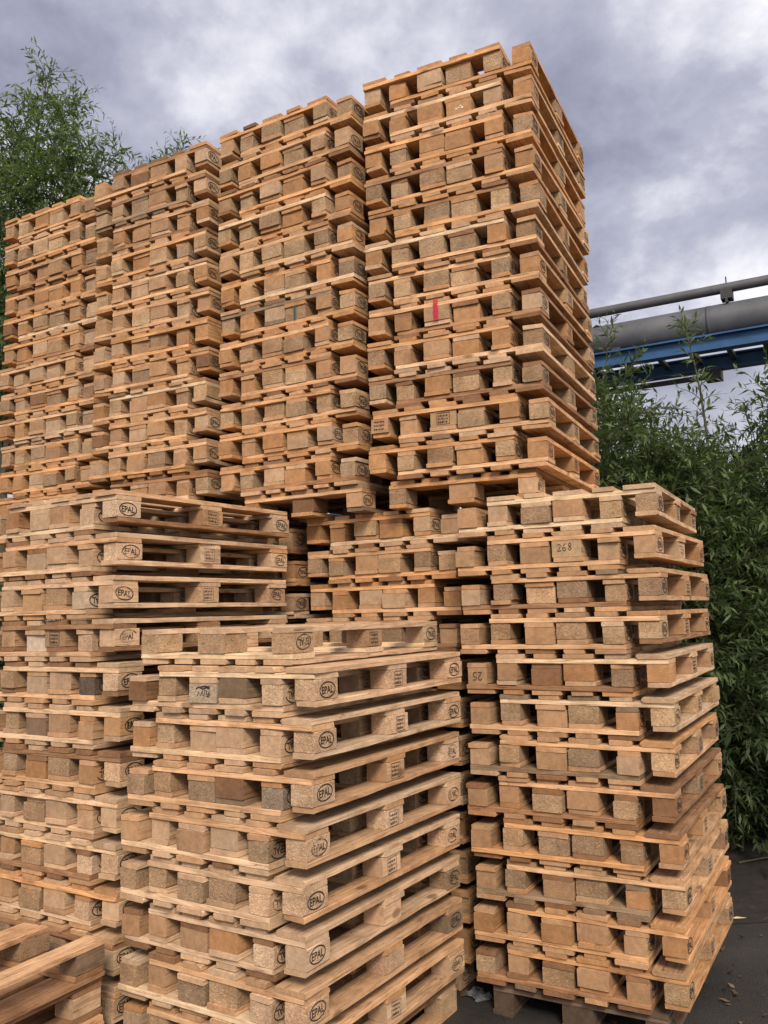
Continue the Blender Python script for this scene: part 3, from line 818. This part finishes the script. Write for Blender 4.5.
# ------------------------------------------------------------------ pipe bridge
CLAD = simple_mat('weathered_cladding', (.075, .08, .092), .65, .1, .35, 1.4)
GREYP = simple_mat('grey_pipe_paint', (.075, .077, .085), .65, .05, .3, 2)
BLUE = simple_mat('blue_steel_paint', (.012, .075, .195), .55, 0, .35, 2)
BLUED = simple_mat('faded_blue_steel_paint', (.016, .075, .17), .55, 0, .3, 2)
BLACK = simple_mat('black_steel', (.03, .03, .034), .6, 0, .2, 5)
def bridge():
    t = .513
    e = np.array([math.cos(t), -math.sin(t)]); w = np.array([math.sin(t), math.cos(t)])      # along (to the right), away
    y0 = 15.0; org = np.array([.456 * y0, y0]); H = 1.849
    root = link('pipe_bridge', None, None, (org[0], org[1], 0), (0, 0, -t))
    tag(root, 'pipe bridge of grey pipes on blue steel girders above the bushes', 'pipe bridge')
    # local: x along, y away, z up
    A, B = -26.0, 14.0
    def tube(name, y, z, r, mat, bands=()):
        bm = bmesh.new(); n = 40
        for (a, b, rr) in [(A, B, r)] + [(q, q + .07, r * 1.012) for q in bands]:
            ra = [bm.verts.new((a, y + rr * math.cos(2*PI*k/n), z + rr * math.sin(2*PI*k/n))) for k in range(n)]
            rb = [bm.verts.new((b, y + rr * math.cos(2*PI*k/n), z + rr * math.sin(2*PI*k/n))) for k in range(n)]
            for k in range(n): bm.faces.new((ra[k], ra[(k+1) % n], rb[(k+1) % n], rb[k]))
            bm.faces.new(ra[::-1]); bm.faces.new(rb)
        o = link(name, bm_mesh(name, bm, mat), root)
        for p in o.data.polygons: p.use_smooth = len(p.vertices) == 4
        return o
    def boxes(name, lst, mat, par=root):
        bm = bmesh.new()
        for (x0, y0_, z0, x1, y1, z1) in lst:
            M = Matrix.Translation(((x0+x1)/2, (y0_+y1)/2, (z0+z1)/2)) @ Matrix.Diagonal((x1-x0, y1-y0_, z1-z0, 1))
            bmesh.ops.create_cube(bm, size=1, matrix=M)
        o = link(name, bm_mesh(name, bm, mat), par)
        return o
    gz1 = H + .3272 * y0; gz0 = gz1 - .29                       # near girder
    def ibeam(name, y, z0, z1, mat, a=A, b=B):
        return boxes(name, [(a, y - .012, z0 + .03, b, y + .012, z1 - .03), (a, y - .12, z0, b, y + .12, z0 + .03), (a, y - .12, z1 - .03, b, y + .12, z1)], mat)
    ibeam('near_girder', 0, gz0, gz1, BLUE)
    FYY = 1.2
    ibeam('far_girder', FYY, gz0 - .06, gz1 - .06, BLUED)
    for q in np.arange(A + .5, B, .62):
        boxes('cross_member', [(q, .12 + .002, gz0 + .05, q + .09, FYY - .122, gz0 + .12)], BLACK)
    # a lower rail that ends at a bracket, left of the bracket only
    boxes('lower_rail', [(A, FYY - .06, gz0 - .21, -1.22, FYY + .05, gz0 - .13)], BLACK)
    boxes('rail_bracket', [(-1.22, FYY - .16, gz0 - .26, -.92, FYY + .16, gz0 - .062)], BLACK)
    br = .315; bz = gz1 + .05 + br; by = .42
    tube('insulated_pipe', by, bz, br, CLAD, np.arange(A + 1, B - 1, 2.4))
    for q in np.arange(A + 1.6, B, 3.1):
        boxes('pipe_saddle', [(q, -.10, gz1 + .002, q + .16, by + .1, gz1 + .052)], BLACK)
    tr = .093; tz = H + .377 * y0 + .10 ; ty = .30
    tz = bz + br + .26
    tube('thin_pipe', ty, tz, tr, GREYP)
    for q in (-.72, -7.5, 5.0):
        boxes('pipe_clamp', [(q, ty - .13, tz - tr - .14, q + .2, ty + .13, tz - .05), (q + .08, ty - .13, bz + br * .85, q + .12, ty + .05, tz - tr - .14), (q + .09, ty - .02, tz + tr - .01, q + .11, ty + .02, tz + tr + .12)], BLACK)
    for q in (-9.5, 6.0):
        boxes('support_column', [(q - .15, .3, 0, q + .15, .33, gz0 - .02), (q - .15, 1.2, 0, q + .15, 1.23, gz0 - .02), (q - .012, .33, 0, q + .012, 1.2, gz0 - .02),
                                 (q - .2, -.15, gz0 - .02, q + .2, FYY + .15, gz0 - .003)] if False else
              [(q - .15, .60, 0, q + .15, .63, gz0 - .26), (q - .15, .93, 0, q + .15, .96, gz0 - .26), (q - .012, .63, 0, q + .012, .93, gz0 - .26), (q - .16, -.12, gz0 - .26, q + .16, FYY + .12, gz0 - .062)], BLUED)
bridge()

# ------------------------------------------------------------------ camera
F, PITCH, ROLL, CH = 870.861, .116730, -.024698, 1.8490
cam = bpy.data.cameras.new('camera'); co = bpy.data.objects.new('camera', cam); COL.objects.link(co)
cam.sensor_fit = 'VERTICAL'; cam.sensor_height = 24.0; cam.lens = F / 1024 * 24.0
cam.clip_start = .05; cam.clip_end = 2000
fwd = Vector((0, math.cos(PITCH), math.sin(PITCH))); up0 = Vector((0, -math.sin(PITCH), math.cos(PITCH))); r0 = Vector((1, 0, 0))
c_, s_ = math.cos(ROLL), math.sin(ROLL)
# image x axis and y axis after the roll used in the survey: u = c*a - s*b, v = s*a + c*b (b downwards)
right = r0 * c_ - (-up0) * s_
down = r0 * s_ + (-up0) * c_
M = Matrix((right, -down, -fwd)).transposed().to_4x4()
M.translation = Vector((0, 0, CH))
co.matrix_world = M
S.camera = co

# ------------------------------------------------------------------ light and sky
SUN = Vector((.08, -.82, .64)).normalized()
el = math.asin(SUN.z); az = math.atan2(SUN.x, SUN.y)
sun = bpy.data.lights.new('sun', 'SUN'); sun.energy = 2.0; sun.angle = math.radians(16); sun.color = (1, .90, .77)
so = bpy.data.objects.new('sun', sun); COL.objects.link(so)
so.rotation_euler = (-SUN).to_track_quat('-Z', 'Y').to_euler(); so.location = (0, 0, 20)

SKY_Z, SKY_S, SKY_2, SKY_D = 6.6, 1.9, 4.0, .15
W = bpy.data.worlds.new('World'); S.world = W; W.use_nodes = True
nt = W.node_tree; nt.nodes.clear(); n = N(nt)
out = nt.nodes.new('ShaderNodeOutputWorld')
sky = n('ShaderNodeTexSky', sky_type='NISHITA', sun_disc=False, sun_elevation=el, sun_rotation=az, air_density=1.2, dust_density=1.5)
bg1 = n('ShaderNodeBackground', {'Color': sky.outputs[0], 'Strength': .08})
tc = n('ShaderNodeTexCoord')
sep = n('ShaderNodeSeparateXYZ', {0: tc.outputs['Generated']})
zz = n.math('ADD', n.math('MAXIMUM', sep.outputs[2], 0.0), .45)
pv = n('ShaderNodeCombineXYZ', {0: n.math('DIVIDE', sep.outputs[0], zz), 1: n.math('DIVIDE', sep.outputs[1], zz), 2: SKY_Z})
n1 = n('ShaderNodeTexNoise', {'Vector': pv.outputs[0], 'Scale': SKY_S, 'Detail': 5.0, 'Roughness': .48, 'Distortion': .25})
n2 = n('ShaderNodeTexNoise', {'Vector': pv.outputs[0], 'Scale': SKY_2, 'Detail': 8.0, 'Roughness': .58, 'Distortion': SKY_D})
f = n.math('ADD', n.math('MULTIPLY', n1.outputs[0], .42), n.math('MULTIPLY', n2.outputs[0], .58))
cc = n.ramp(f, [(.35, (.26, .27, .365)), (.41, (.37, .38, .485)), (.46, (.49, .495, .60)), (.51, (.72, .72, .81)), (.57, (1.0, .99, 1.02))])
# an overcast sky is brighter round the veiled sun and paler low down
dt_ = n('ShaderNodeVectorMath', {0: tc.outputs['Generated'], 1: tuple(SUN)}, operation='DOT_PRODUCT').outputs['Value']
gl = n.math('POWER', n.math('MULTIPLY_ADD', dt_, .5, .5, clamp=True), 3.0)
cs = n.math('MULTIPLY_ADD', gl, .50, .68)
cc = n.mix('MULTIPLY', gl, cc, (1.12, 1.0, .84, 1))
bg2 = n('ShaderNodeBackground', {'Color': cc, 'Strength': cs})
low = n('ShaderNodeMapRange', {'Value': sep.outputs[2], 'From Min': .0, 'From Max': .30, 'To Min': 1.0, 'To Max': 0.0})
bg3 = n('ShaderNodeBackground', {'Color': (.74, .70, .68, 1), 'Strength': .72})
mx = n('ShaderNodeMixShader', {0: .93, 1: bg1.outputs[0], 2: bg2.outputs[0]})
mx2 = n('ShaderNodeMixShader', {0: n.math('MULTIPLY', low.outputs[0], .6), 1: mx.outputs[0], 2: bg3.outputs[0]})
nt.links.new(mx2.outputs[0], out.inputs[0])

S.view_settings.view_transform = 'Standard'; S.view_settings.look = 'None'
S.view_settings.exposure = 0.66; S.view_settings.gamma = 1.0; S.view_settings.use_curve_mapping = False
S.render.engine = 'CYCLES'
S.cycles.max_bounces = 6; S.cycles.diffuse_bounces = 1; S.cycles.transparent_max_bounces = 12
S.cycles.use_denoising = True
